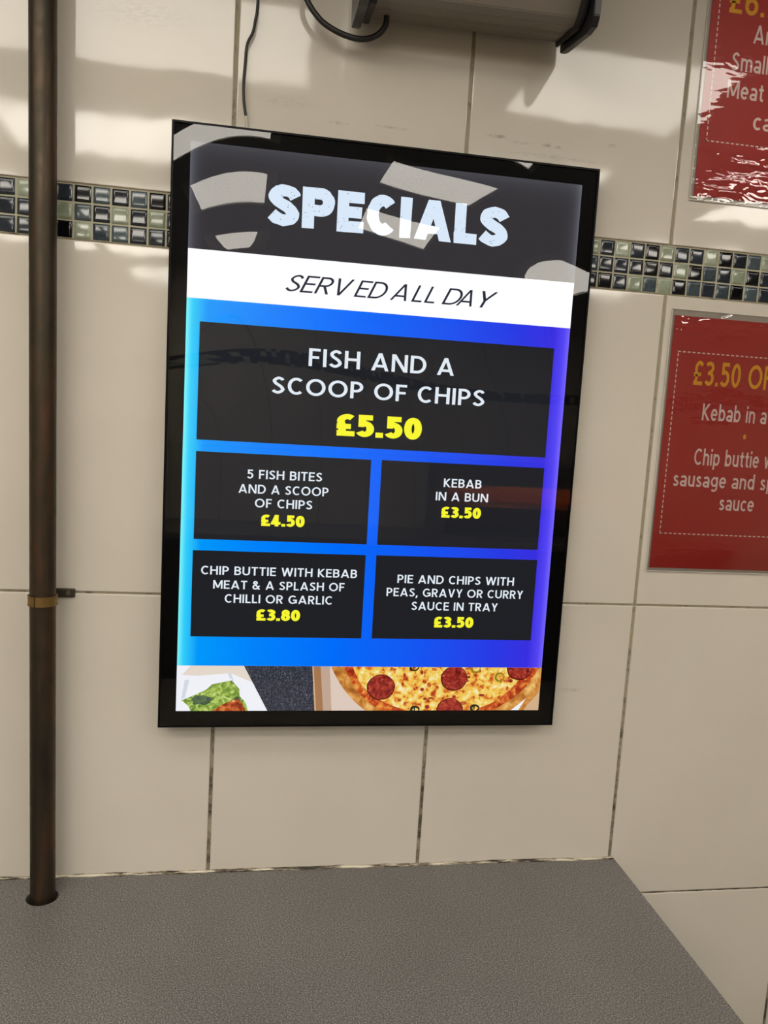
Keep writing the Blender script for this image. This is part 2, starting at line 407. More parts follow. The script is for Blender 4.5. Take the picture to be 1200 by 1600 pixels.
    if ch == '3':
        W = 0.55
        return W, [L(ell(W * 0.46, 0.745, W * 0.46 - h * 0.7, T - 0.745, 150, -88, 14)), L(ell(W / 2 - .01, B + (0.53 - B) / 2, W / 2 - h + .01, (0.53 - B) / 2, 88, -152, 16)), L([(W * 0.30, 0.52), (W * 0.52, 0.52)])]
    if ch == '4':
        W = 0.60; return W, [L([(W - 0.13 - h, 0), (W - 0.13 - h, 1)]), L([(0, 0.27), (W, 0.27)]), ('P', w * 0.5, 0.24, W - 0.13 - h, 1)]
    if ch == '5':
        W = 0.55
        return W, [L([(W - 0.05, T), (0.06 + h, T), (0.06 + h, 0.55)]), L([(0.06, 0.60 - h * .3), (W * .45, 0.60 - h * .3)]) ,
                   L(ell(W / 2 - .02, B + (0.61 - B) / 2, W / 2 - h + .02, (0.61 - B) / 2, 118, -148, 18))]
    if ch == '6':
        W = 0.57; return W, [L(ell(W / 2, 0.32, W / 2 - h, 0.32 - h, 0, 360, 24)[:-1], True), L(spline([(h, 0.32), (h + .02, 0.55), (W * 0.36, 0.86), (W * .66, T), (W * 0.86, T - .06)], 4))]
    if ch == '8':
        W = 0.56; return W, [L(ell(W / 2, (0.5 + T) / 2 + .01, W / 2 - h - .03, (T - 0.52) / 2, 0, 360, 20)[:-1], True), L(ell(W / 2, (0.53 + B) / 2, W / 2 - h, (0.53 - B) / 2, 0, 360, 22)[:-1], True)]
    if ch == '9':
        W = 0.57; return W, [L(ell(W / 2, 0.68, W / 2 - h, 0.32 - h, 0, 360, 24)[:-1], True), L(spline([(W - h, 0.68), (W - h - .02, 0.45), (W * 0.64, 0.14), (W * .34, B), (W * 0.14, B + .06)], 4))]
    # lower case
    bw = 0.56; r = bw / 2 - h
    ring = lambda x=0: L(ell(x + bw / 2, X / 2, r, X / 2 - h, 0, 360, 24)[:-1], True)
    if ch == 'a':
        W = 0.52
        return W, [L([(0.08, XT - .07), (0.16, XT - .015), (W * 0.5, XT)] + ell(W * 0.55, XT - 0.18, W * 0.45 - h, 0.18, 90, 0, 6)[1:] + [(W - h, 0)]),
                   L(ell(W / 2 - .01, B + 0.13, W / 2 - h, 0.135, 0, 360, 18)[:-1], True)]
    if ch == 'b': return bw, [ring(), L([(h, 0), (h, 1.02)])]
    if ch == 'd': return bw, [ring(), L([(bw - h, 0), (bw - h, 1.02)])]
    if ch == 'g':
        return bw, [L(ell(bw / 2, X / 2 + .03, r, X / 2 - h - .03, 0, 360, 24)[:-1], True), L([(bw - h, X)] + [(bw - h, -0.02)] + ell(bw / 2, -0.02, r, 0.17, 0, -140, 10)[1:])]
    if ch == 'p': return bw, [ring(), L([(h, -0.24), (h, X)])]
    if ch == 'c': return 0.48, [L(ell(bw / 2, X / 2, r, X / 2 - h, 48, 312, 20))]
    if ch == 'e': return bw - .02, [L(ell(bw / 2 - .01, X / 2, r, X / 2 - h, 0, 318, 22)), L([(w * .6, X / 2), (bw - w * .35, X / 2)])]
    if ch in 'nhr':
        W = 0.52; rr = W / 2 - h
        st = [L([(h, 0), (h, 1.02 if ch == 'h' else X)])]
        if ch == 'r': return 0.32, st + [L(ell(0.34, XT - 0.22, 0.34 - h, 0.22, 175, 88, 8))]
        return W, st + [L(ell(W / 2, XT - rr, rr, rr, 180, 0, 12) + [(W - h, 0)])]
    if ch == 'm':
        W = 0.84; rr = (W - w) / 4
        return W, [L([(h, 0), (h, X)]), L(ell(h + rr, XT - rr, rr, rr, 180, 0, 10) + [(h + 2 * rr, 0)]), L(ell(h + 3 * rr, XT - rr, rr, rr, 180, 0, 10) + [(W - h, 0)])]
    if ch == 'u':
        W = 0.52; rr = W / 2 - h; return W, [L([(h, X), (h, B + rr)] + ell(W / 2, B + rr, rr, rr, 180, 360, 12)[1:]), L([(W - h, 0), (W - h, X)])]
    if ch == 'i': return w, [L([(h, 0), (h, X)]), L([(h, 0.85), (h, 0.85 + w * 1.1)])]
    if ch == 'l': return w, [L([(h, 0), (h, 1.02)])]
    if ch == 't': return 0.34, [L([(0.10 + h, 0.92), (0.10 + h, 0.17)] + ell(0.10 + h + .10, 0.17, 0.10, 0.17 - h, 180, 275, 6)[1:] + [(0.34, B + .01)]), L([(0, XT), (0.34, XT)])]
    if ch == 's':
        W = 0.43
        return W, [L(spline([(W - h - .01, XT - .08), (W * 0.5, XT), (h + .05, XT - .045), (h + .02, 0.53), (W * 0.40, 0.39), (W - h - .04, 0.30), (W - h, 0.19), (W * 0.68, B + .02), (W * 0.45, B), (h - .03, 0.13)], 4))]
    if ch in 'ywv':
        t = w * 0.54
        if ch == 'w': W = 0.80; return W, [('P', t, X, W * 0.27, 0), ('P', W / 2, X, W * 0.27, 0), ('P', W / 2, X, W * 0.73, 0), ('P', W - t, X, W * 0.73, 0)]
        W = 0.54
        st = [('P', t, X, W / 2, 0), ('P', W - t, X, W / 2, 0)]
        if ch == 'y': st[1] = ('P', W - t, X, W * 0.30, -0.24)
        return W, st
    if ch == 'k': W = 0.52; return W, [L([(h, 0), (h, 1.02)]), ('P', w, 0.28, W - w * .6, X), ('P', W - w * .6, 0, w * 1.2, 0.40)]
    raise ValueError(ch)

def stroke_quads(st, w):
    """polygons (lists of 2D points) covering one stroke"""
    if st[0] == 'P':
        _, x0, y0, x1, y1 = st
        L_ = math.hypot(x1 - x0, y1 - y0); t = w / 2 * L_ / abs(y1 - y0)
        return [[(x0 - t, y0), (x0 + t, y0), (x1 + t, y1), (x1 - t, y1)]]
    _, pts, closed = st; n = len(pts); lft = []; rgt = []
    for i in range(n):
        a = pts[i - 1] if (i > 0 or closed) else None
        b = pts[(i + 1) % n] if (i < n - 1 or closed) else None
        p = pts[i]; dirs = []
        if a: dirs.append(Vector((p[0] - a[0], p[1] - a[1])).normalized())
        if b: dirs.append(Vector((b[0] - p[0], b[1] - p[1])).normalized())
        if len(dirs) == 2:
            d = (dirs[0] + dirs[1]).normalized(); nn = Vector((-d.y, d.x)); c = max(0.5, nn.dot(Vector((-dirs[0].y, dirs[0].x))))
            o = nn * (w / 2 / c)
        else: o = Vector((-dirs[0].y, dirs[0].x)) * (w / 2)
        lft.append((p[0] + o.x, p[1] + o.y)); rgt.append((p[0] - o.x, p[1] - o.y))
    rng = range(n) if closed else range(n - 1)
    return [[lft[i], rgt[i], rgt[(i + 1) % n], lft[(i + 1) % n]] for i in rng]

def text_obj(s, x0, x1, z, cap, weight, mat, y, parent, name='lettering', gap=0.13, shear=0.0, rough=0.0, stop=None):
    """flat lettering in the XZ plane, baseline from x0 to x1 at height z"""
    polys = []; X = 0.0
    for ch in s:
        W, sts = glyph(ch, weight)
        for st in sts:
            for q in stroke_quads(st, weight):
                polys.append([(X + a + shear * b, b) for a, b in q])
        X += W + (gap if ch not in ' \u2009' else gap * 0.6)
    tot = X - gap; sx = (x1 - x0 - shear * cap) / tot if not stop else stop
    V = []; F = []
    for k, q in enumerate(polys):
        dy = -0.000004 * (k % 7)
        f = []
        for a, b in q:
            if rough:
                nv = noise.noise_vector(Vector((a * 9, b * 9, 3.3))) * rough
                a += nv.x; b += nv.y
            V.append((x0 + a * (sx if stop is None else sx * cap), y + dy, z + b * cap)); f.append(len(V) - 1)
        F.append(f)
    me = bpy.data.meshes.new(name); me.from_pydata(V, [], F)
    return link(name, me, parent, mats=[mat])

# ---------------------------------------------------------------- room shell
TW = 0.33677; GAP = 0.0054
x0r, x1r, y0r = ROOM
wall = link('wall_back', bm_mesh('wall_back', box_bm(x0r - .1, x1r + .1, 0.0022, 0.12, ZF - .1, ZC + .1)), mats=[M_GROUT], kind='structure')
link('wall_front', bm_mesh('wall_front', box_bm(x0r - .1, x1r + .1, y0r - .1, y0r, ZF - .1, ZC + .1)), mats=[M_FARTILE], kind='structure')
link('wall_left', bm_mesh('wall_left', box_bm(x0r - .1, x0r, y0r, 0.0022, ZF - .1, ZC + .1)), mats=[M_FARTILE], kind='structure')
link('wall_right', bm_mesh('wall_right', box_bm(x1r, x1r + .1, y0r, 0.0022, ZF - .1, ZC + .1)), mats=[M_FARTILE], kind='structure')
link('floor', bm_mesh('floor', box_bm(x0r, x1r, y0r, 0.0022, ZF - .1, ZF)), mats=[M_FLOOR], kind='structure')
link('ceiling', bm_mesh('ceiling', box_bm(x0r, x1r, y0r, 0.0022, ZC, ZC + .1)), mats=[M_WHITEWALL], kind='structure')

def tile_mesh(wd, ht, name='tile'):
    # glazed face with a soft rounded rim
    bm = bmesh.new(); e = 0.0016
    ring = lambda dx, y: [bm.verts.new((sx * (wd / 2 - dx), y, sz * (ht / 2 - dx))) for sx, sz in ((-1, -1), (1, -1), (1, 1), (-1, 1))]
    rs = [ring(0, 0.0022), ring(0, 0.0011), ring(e * 0.35, 0.0003), ring(e, 0.0)]
    for a, b in zip(rs, rs[1:]):
        for k in range(4): bm.faces.new((a[k], a[(k + 1) % 4], b[(k + 1) % 4], b[k]))
    bm.faces.new(rs[-1])
    me = bm_mesh(name, bm); me.materials.append(M_TILE); return me

rows = [(ZF, -0.5787), (-0.5787, -0.0673), (-0.0673, 0.4442), (0.4442, 0.9446), (1.0182, 1.5290)]
for z0, z1 in rows:
    me = tile_mesh(TW - GAP, z1 - z0 - (0.0034 if z0 != ZF else 0.0034))
    for c in range(-6, 7):
        xc = (c + 0.5) * TW
        o = link('tile', me, wall, (xc, 0, (z0 + z1) / 2))
        # tiles are never laid perfectly flat
        o.rotation_euler = (random.uniform(-.0009, .0009), 0, random.uniform(-.0009, .0009))

# mosaic band of small pillowed glass squares
PITCH = 0.024871; PX0 = -0.96123; RZ = 0.0736 / 3
def mosaic_mesh(mat):
    bm = bmesh.new(); s = 0.0225; V = {}; G = (-1, -.93, -.62, 0, .62, .93, 1); n = 6
    for i in range(n + 1):
        for j in range(n + 1):
            u, v = G[i], G[j]; d = max(abs(u), abs(v))
            # raised rim and a gently dished centre, as cast glass has
            y = 0.0002 if d == 1 else (-0.0010 if d > .9 else (-0.0012 if d > .5 else -0.0008))
            V[i, j] = bm.verts.new((u * s / 2, y, v * s / 2))
    for i in range(n):
        for j in range(n): bm.faces.new((V[i, j], V[i + 1, j], V[i + 1, j + 1], V[i, j + 1]))
    me = bm_mesh('mosaic_tile', bm); me.materials.append(mat)
    me.polygons.foreach_set('use_smooth', [True] * len(me.polygons)); return me
MM = {k: mosaic_mesh(m) for k, m in M_MOS.items()}
known = {-1: 'ddd', 0: 'gdd', 1: 'skd', 2: 'dgk', 3: 'ksg', 4: 'sds', 5: 'dgs', 6: 'sdd', 7: 'kgd', 8: 'ddd', 33: 'gsd',
         34: 'ddk', 35: 'gdd', 36: 'ddg', 37: 'kks', 38: 'gdg', 39: 'dgk', 40: 'dks', 41: 'gsd', 42: 'kds', 43: 'dgk', 44: 'sks', 45: 'gdd'}
band = link('mosaic_band', bm_mesh('band', box_bm(x0r, x1r, 0.0012, 0.0022, 0.9452, 1.0176)), mats=[M_MGROUT], kind='structure')
for i in range(-14, 66):
    pat = known.get(i) or ''.join(random.choice('ddddkksgg') for _ in range(3))
    for r in range(3):
        o = link('mosaic_tile', MM[pat[r]], band, (PX0 + (i + 0.5) * PITCH, 0.0012, 1.0182 - (r + 0.5) * RZ))
        o.rotation_euler = (random.uniform(-.03, .03), random.choice((0, math.pi)) + random.uniform(-.012, .012), random.uniform(-.03, .03))
# the rest of the band, beyond the frame
bm = bmesh.new()
for i in list(range(-53, -14)) + list(range(66, 142)):
    for r in range(3):
        cx = PX0 + (i + 0.5) * PITCH; cz = 1.0182 - (r + 0.5) * RZ
        if cx > x0r + .02 and cx < x1r - .02: box_bm(cx - .0111, cx + .0111, -.0006, .0012, cz - .0111, cz + .0111, bm=bm)
link('distant_mosaic', bm_mesh('distant_mosaic', bm), band, mats=[M_MOS['d']], kind='stuff')

# ---------------------------------------------------------------- ceiling lights (the room's own lamps)
M_DIFF, _nt, _e = emis('light diffuser', (*LIGHT_COLOR, 1), LIGHT_STRENGTH)
M_LFRAME = principled('white light frame', srgb(190, 186, 176), 0.5)[0]
M_DIFF_NEAR = emis('dimmed light diffuser', (*LIGHT_COLOR, 1), LIGHT_STRENGTH * 0.54)[0]  # nearest row dimmed on purpose, to even out the light down the wall
cols = [(-1.763, 'far left'), (-0.774, 'left'), (0.215, 'middle'), (1.205, 'right')]
lrows = [(-0.74, 'nearest the sign wall'), (-1.47, 'second from the sign wall'), (-2.21, 'third from the sign wall'), (-3.04, 'fourth from the sign wall'), (-3.87, 'farthest from the sign wall')]
HW, HL = 0.232, 0.19
fr = bmesh.new()
for a in (box_bm(-HW - .02, HW + .02, -HL - .02, -HL, -.012, 0, bm=fr), box_bm(-HW - .02, HW + .02, HL, HL + .02, -.012, 0, bm=fr),
          box_bm(-HW - .02, -HW, -HL, HL, -.012, 0, bm=fr), box_bm(HW, HW + .02, -HL, HL, -.012, 0, bm=fr)): pass
fme = bm_mesh('frame', fr); fme.materials.append(M_LFRAME)
dme = bm_mesh('diffuser', box_bm(-HW, HW, -HL, HL, -.009, -.001)); dme.materials.append(M_DIFF)
dme_near = bm_mesh('diffuser', box_bm(-HW, HW, -HL, HL, -.009, -.001)); dme_near.materials.append(M_DIFF_NEAR)
for cx, cn in cols:
    for cy, rn in lrows:
        if cy < -3.5 and cn != 'left': continue
        long = cn == 'left'
        t = empty('ceiling_light', (cx - .22 if long else cx, cy, ZC), label=('long ' if long else '') + 'white framed ceiling light panel, %s column, %s' % (cn, rn), cat='light', group='ceiling light panels behind the camera')
        for o in (link('frame', fme, t), link('diffuser', dme if cy < -1 else dme_near, t)):
            if long: o.scale.x = 1.94

# ---------------------------------------------------------------- worktop with a pipe hole
HX, HY, HR = -0.9062, -0.0500, 0.0222
wt = empty('worktop', (0, 0, 0), label='grey speckled laminate worktop against the tiled wall', cat='worktop')
WX0, WX1, WY = -1.75, 0.0075, -0.60
bm = bmesh.new()
outer = [bm.verts.new((x, y, 0)) for x, y in ((WX0, -0.0005), (WX0, WY), (WX1, WY), (WX1, -0.0005))]
hole = [bm.verts.new((HX + HR * 1.0 * math.cos(a), HY + HR * 0.92 * math.sin(a), 0)) for a in [2 * math.pi * k / 40 for k in range(40)]]
es = [bm.edges.new((outer[k], outer[(k + 1) % 4])) for k in range(4)] + [bm.edges.new((hole[k], hole[(k + 1) % 40])) for k in range(40)]
r = bmesh.ops.triangle_fill(bm, edges=es, use_beauty=True)
faces = [f for f in bm.faces]
ex = bmesh.ops.extrude_face_region(bm, geom=faces)
bmesh.ops.translate(bm, vec=(0, 0, -0.038), verts=[v for v in ex['geom'] if isinstance(v, bmesh.types.BMVert)])
link('top_board', bm_mesh('top_board', bm), wt, mats=[M_WORKTOP])
link('cabinet_side', bm_mesh('cabinet_side', box_bm(-0.02, 0.0, WY + .04, -0.0005, ZF, -0.038)), wt, mats=[M_EDGE])
link('cabinet_side', bm_mesh('cabinet_side', box_bm(WX0, WX0 + .02, WY + .04, -0.0005, ZF, -0.038)), wt, mats=[M_EDGE])
# dirty sealant bead along the wall
bm = bmesh.new(); prev = None; n = 260
for k in range(n + 1):
    x = WX0 + (WX1 - .002 - WX0) * k / n
    a = 0.0034 + 0.0012 * noise.noise(Vector((x * 40, 0, 0))) + 0.0012 * noise.noise(Vector((x * 9, 5, 0)))
    b = 0.0040 + 0.0022 * noise.noise(Vector((x * 50, 9, 0))) + 0.0022 * noise.noise(Vector((x * 7, 2, 3)))
    cur = [bm.verts.new(p) for p in ((x, -.0002, 0.0002), (x, -b, 0.0002), (x, -b * .45, a * .5), (x, -.0002, a))]
    if prev:
        for q in range(4): bm.faces.new((prev[q], prev[(q + 1) % 4], cur[(q + 1) % 4], cur[q]))
    prev = cur
link('trim_1', bm_mesh('sealant', bm), mats=[M_SEAL], smooth=True, kind='structure')

# ---------------------------------------------------------------- copper pipe and clip
PT, PB = Vector((-0.9150, -0.047, 1.2260)), Vector((-0.9064, -0.047, 0.0))
dirp = (PT - PB) / (PT.z - PB.z)
pp = lambda z: PB + dirp * z
pipe = empty('copper_pipe', pp(0.0), label='tall tarnished brown copper pipe rising through the worktop at the left', cat='pipe')
nn = 24
bm = tube_bm([pp(ZF + (ZC - ZF) * k / nn) - pp(0) for k in range(nn + 1)], 0.0172, 32)
link('pipe_body', bm_mesh('pipe', bm), pipe, mats=[M_PIPE], smooth=True)
zc = 0.4440
clip = empty('pipe_clip', (pp(zc).x, 0, zc), label='dull brass band clip with dark wall lug holding the copper pipe', cat='pipe clip')
def ring_bm(ri, ro, z0, z1, a0=0, a1=360, n=36, bm=None):
    bm = bm or bmesh.new(); prev = None; first = None
    for k in range(n + 1):
        a = math.radians(a0 + (a1 - a0) * k / n); c, s = math.cos(a), math.sin(a)
        cur = [bm.verts.new((r * c, r * s, z)) for r, z in ((ri, z0), (ro, z0), (ro, z1), (ri, z1))]
        if prev:
            for q in range(4): bm.faces.new((prev[q], prev[(q + 1) % 4], cur[(q + 1) % 4], cur[q]))
        else: first = cur
        prev = cur
    bm.faces.new(first); bm.faces.new(prev[::-1]); return bm
bm = ring_bm(0.0173, 0.0193, -.0058, .0058, -105, 250, 44)
for zz in (-.0058, .0058):
    ring_bm(0.0188, 0.0197, zz - .0011, zz + .0011, -105, 250, 44, bm)
b_ = link('clip_band', bm_mesh('band', bm), clip, (0, -0.047, 0), mats=[M_BRASS], smooth=False)
link('clip_stem', bm_mesh('stem', box_bm(-.006, .006, -.031, -.002, -.004, .004, .001)), clip, mats=[M_DKMETAL])
link('clip_plate', bm_mesh('plate', box_bm(-.024, .0325, -.0045, -.0006, -.0065, .0065, .0015)), clip, (0, 0, .0), mats=[M_DKMETAL])
bm = bmesh.new(); bmesh.ops.create_cone(bm, cap_ends=True, segments=16, radius1=.0038, radius2=.003, depth=.0015)
bmesh.ops.rotate(bm, cent=(0, 0, 0), matrix=Matrix.Rotation(math.pi / 2, 3, 'X'), verts=bm.verts)
box_bm(-.0026, .0026, -.0011, -.0005, -.0005, .0005, bm=bm)
link('screw', bm_mesh('screw', bm), clip, (0.0235, -0.0051, 0), mats=[M_SCREW])

# ---------------------------------------------------------------- display sign
SX, SZ, SW, SH = -0.44604, 0.67903, 0.6135, 0.8560
sign = empty('menu_display', (SX, 0, SZ), label='black framed backlit SPECIALS menu display on the cream tiled wall', cat='menu display')
sign.rotation_euler = (0, -0.0023, 0)
YF = -0.0300
link('casing', bm_mesh('casing', box_bm(-SW / 2 + .004, SW / 2 - .004, -0.026, -0.0008, -SH / 2 + .004, SH / 2 - .004, .002)), sign, mats=[M_BLACK])
# frame: four mitred bars round the opening
SCX, SCZ = 0.2815, 0.4033
bm = bmesh.new(); ro = []
for (hx, hz, y) in ((SW / 2, SH / 2, -0.022), (SW / 2, SH / 2, -0.0318), (SW / 2 - .0012, SH / 2 - .0012, -0.0328), (SW / 2 - .0030, SH / 2 - .0030, -0.0328), (SW / 2 - .0032, SH / 2 - .0032, -0.0300)):
    ro.append([bm.verts.new((a * hx, y, b * hz)) for a, b in ((-1, -1), (1, -1), (1, 1), (-1, 1))])
for a, b in zip(ro, ro[1:]):
    for k in range(4): bm.faces.new((a[k], a[(k + 1) % 4], b[(k + 1) % 4], b[k]))
link('frame', bm_mesh('frame', bm), sign, mats=[M_FRAMEB])
link('bezel', bm_mesh('bezel', box_bm(-SW / 2 + .001, SW / 2 - .001, YF, -0.0255, -SH / 2 + .001, SH / 2 - .001)), sign, mats=[M_BEZEL])

def math_n(nt, op, a=None, b=None, clamp=False):
    n = N(nt, 'ShaderNodeMath', operation=op); n.use_clamp = clamp
    for i, v in enumerate((a, b)):
        if v is None: continue
        if isinstance(v, (int, float)): n.inputs[i].default_value = v
        else: nt.links.new(v, n.inputs[i])
    return n.outputs[0]

def mat_screen_blue():
    m, nt, e = emis('screen blue gradient', (0, 0.2, 1, 1), 1.0)
    t = N(nt, 'ShaderNodeTexCoord'); sp = N(nt, 'ShaderNodeSeparateXYZ'); nt.links.new(t.outputs['Object'], sp.inputs[0])
    f = math_n(nt, 'DIVIDE', math_n(nt, 'ADD', sp.outputs['X'], SCX), 2 * SCX)
    r = ramp(nt, [(0.0, srgb(130, 250, 255)), (0.014, srgb(50, 210, 255)), (0.05, srgb(0, 155, 255)), (0.20, srgb(0, 132, 255)), (0.42, srgb(0, 108, 255)),
                  (0.66, srgb(22, 84, 246)), (0.86, srgb(42, 58, 232)), (0.955, srgb(58, 48, 228)), (0.985, srgb(86, 70, 248)), (1.0, srgb(120, 105, 255))], f)
    nt.links.new(r.outputs[0], e.inputs[0]); return m
def mat_screen_dark(name, col, edge):
    m, nt, e = emis(name, col, 1.0)
    t = N(nt, 'ShaderNodeTexCoord'); sp = N(nt, 'ShaderNodeSeparateXYZ'); nt.links.new(t.outputs['Object'], sp.inputs[0])
    # edge-lit backlight bleeding through the black
    dx = math_n(nt, 'SUBTRACT', SCX, math_n(nt, 'ABSOLUTE', sp.outputs['X']))
    dz = math_n(nt, 'SUBTRACT', SCZ, sp.outputs['Z'])
    gx = math_n(nt, 'EXPONENT', math_n(nt, 'DIVIDE', dx, -0.006)); gz = math_n(nt, 'EXPONENT', math_n(nt, 'DIVIDE', dz, -0.012))
    g = math_n(nt, 'ADD', math_n(nt, 'MULTIPLY', gx, edge), math_n(nt, 'MULTIPLY', gz, edge * 0.35))
    mx = N(nt, 'ShaderNodeMix', data_type='RGBA'); mx.inputs[6].default_value = col; mx.inputs[7].default_value = srgb(200, 205, 225)
    nt.links.new(g, mx.inputs[0]); nt.links.new(mx.outputs[2], e.inputs[0]); return m
M_BLUE = mat_screen_blue()
M_HEAD = mat_screen_dark('screen header charcoal', srgb(54, 52, 55), 0.17)
M_BOX = emis('screen box charcoal', srgb(32, 33, 38))[0]
M_SWHITE = emis('screen white', (1.05, 1.05, 1.08, 1))[0]
M_TWHITE = emis('screen text white', srgb(232, 241, 250))[0]
M_TBLUEW = emis('screen heading pale blue white', srgb(222, 238, 255))[0]
M_TYEL = emis('screen text yellow', srgb(252, 250, 50))[0]
M_TDARK = emis('screen text charcoal', srgb(42, 44, 58))[0]

def rect(name, x0, x1, z0, z1, y, mat, parent):
    me = bpy.data.meshes.new(name)
    me.from_pydata([(x0, y, z0), (x1, y, z0), (x1, y, z1), (x0, y, z1), (x0, y + .0002, z0), (x1, y + .0002, z0), (x1, y + .0002, z1), (x0, y + .0002, z1)], [],
                   [(0, 1, 2, 3), (7, 6, 5, 4), (0, 4, 5, 1), (1, 5, 6, 2), (2, 6, 7, 3), (3, 7, 4, 0)])
    return link(name, me, parent, mats=[mat])
Y1, Y2, Y3 = YF - .0003, YF - .0006, YF - .0009
screen = rect('screen', -SCX, SCX, -0.3334, 0.1957, Y1, M_BLUE, sign); screen['label'] = 'blue gradient screen background, cyan at the left edge'
header = rect('header_banner', -SCX, SCX, 0.2622, SCZ, Y1, M_HEAD, sign); header['label'] = 'charcoal banner with the word SPECIALS'
strip = rect('subtitle_banner', -SCX, SCX, 0.1957, 0.2622, Y1, M_SWHITE, sign); strip['label'] = 'white band reading SERVED ALL DAY'

text_obj('SPECIALS', -0.1740, 0.1730, 0.3035, 0.0560, 0.280, M_TBLUEW, Y3, header, gap=0.062, rough=0.016)
bm = bmesh.new(); rnd = random.Random(3)
for k in range(420):       # worn specks in the heading's stencil print
    x = -0.172 + 0.343 * rnd.random(); z = 0.3075 + 0.0515 * rnd.random()
    if rnd.random() > 0.25 + 0.75 * max(0, noise.noise(Vector((x * 38, z * 38, 1)))) * 2: continue
    s = rnd.uniform(.00025, .0008)
    vs = [bm.verts.new((x + s * rnd.uniform(.6, 1.4) * math.cos(a), Y3 - .0001, z + s * rnd.uniform(.6, 1.2) * math.sin(a))) for a in (0, 1.2, 2.5, 3.8, 5.1)]
    bm.faces.new(vs)
link('print_specks', bm_mesh('specks', bm), header, mats=[M_HEAD], kind='stuff')
# words of the subtitle, with the uneven gaps it has
for wd, xa, xb, g in (('SERV', -0.1478, -0.0513, .08), ('ED', -0.0490, 0.0020, .08), ('A', 0.0036, 0.0360, .1), ('LL', 0.0350, 0.0770, .13), ('D', 0.0805, 0.1130, .1), ('A', 0.1020, 0.1340, .1), ('Y', 0.1275, 0.1605, .1)):
    text_obj(wd, xa, xb, 0.2153, 0.0238, 0.105, M_TDARK, Y3, strip, gap=g, shear=0.34)

panels = [
    ((-0.2628, 0.2587, -0.0005, 0.1644), 'large top panel offering fish and a scoop of chips', [
        ('FISH AND A', -0.1088, 0.1065, 0.1132, 0.0252, 0), ('SCOOP OF CHIPS', -0.1595, 0.1560, 0.0711, 0.0242, 0), ('\u00a35.50', -0.0640, 0.0632, 0.0159, 0.0322, 1)]),
    ((-0.2628, -0.0100, -0.1440, -0.0170), 'upper left panel offering fish bites', [
        ('5 FISH BITES', -0.1900, -0.0814, -0.0528, 0.0130, 0), ('AND A SCOOP', -0.2015, -0.0711, -0.0743, 0.0130, 0), ('OF CHIPS', -0.1774, -0.0939, -0.0946, 0.0130, 0), ('\u00a34.50', -0.1674, -0.1041, -0.1215, 0.0170, 1)]),
    ((0.0058, 0.2586, -0.1440, -0.0166), 'upper right panel offering a kebab in a bun', [
        ('KEBAB', 0.1022, 0.1609, -0.0525, 0.0129, 0), ('IN A BUN', 0.0911, 0.1727, -0.0731, 0.0129, 0), ('\u00a33.50', 0.1013, 0.1633, -0.0989, 0.0168, 1)]),
    ((-0.2635, -0.0104, -0.2890, -0.1604), 'lower left panel offering a chip buttie', [
        ('CHIP BUTTIE WITH KEBAB', -0.2510, -0.0220, -0.1957, 0.0127, 0), ('MEAT & A SPLASH OF', -0.2330, -0.0400, -0.2166, 0.0127, 0), ('CHILLI OR GARLIC', -0.2160, -0.0570, -0.2373, 0.0128, 0), ('\u00a33.80', -0.1690, -0.1045, -0.2636, 0.0172, 1)]),
    ((0.0057, 0.2594, -0.2888, -0.1600), 'lower right panel offering pie and chips', [
        ('PIE AND CHIPS WITH', 0.0401, 0.2243, -0.2016, 0.0129, 0), ('PEAS, GRAVY OR CURRY', 0.0245, 0.2406, -0.2222, 0.0129, 0), ('SAUCE IN TRAY', 0.0644, 0.2011, -0.2431, 0.0129, 0), ('\u00a33.50', 0.1015, 0.1639, -0.2700, 0.0170, 1)])]
for (a, b, c, d), lab, lines in panels:
    p = rect('menu_panel', a, b, c, d, Y2, M_BOX, sign); p['label'] = 'charcoal ' + lab
    for s, xa, xb, z, cap, yel in lines:
        if yel: text_obj(s, xa, xb, z, cap, 0.235, M_TYEL, Y3, p, name='price_lettering', gap=0.045)
        else: text_obj(s, xa, xb, z, cap, 0.150 if cap > .02 else 0.150, M_TWHITE, Y3, p, gap=0.125)

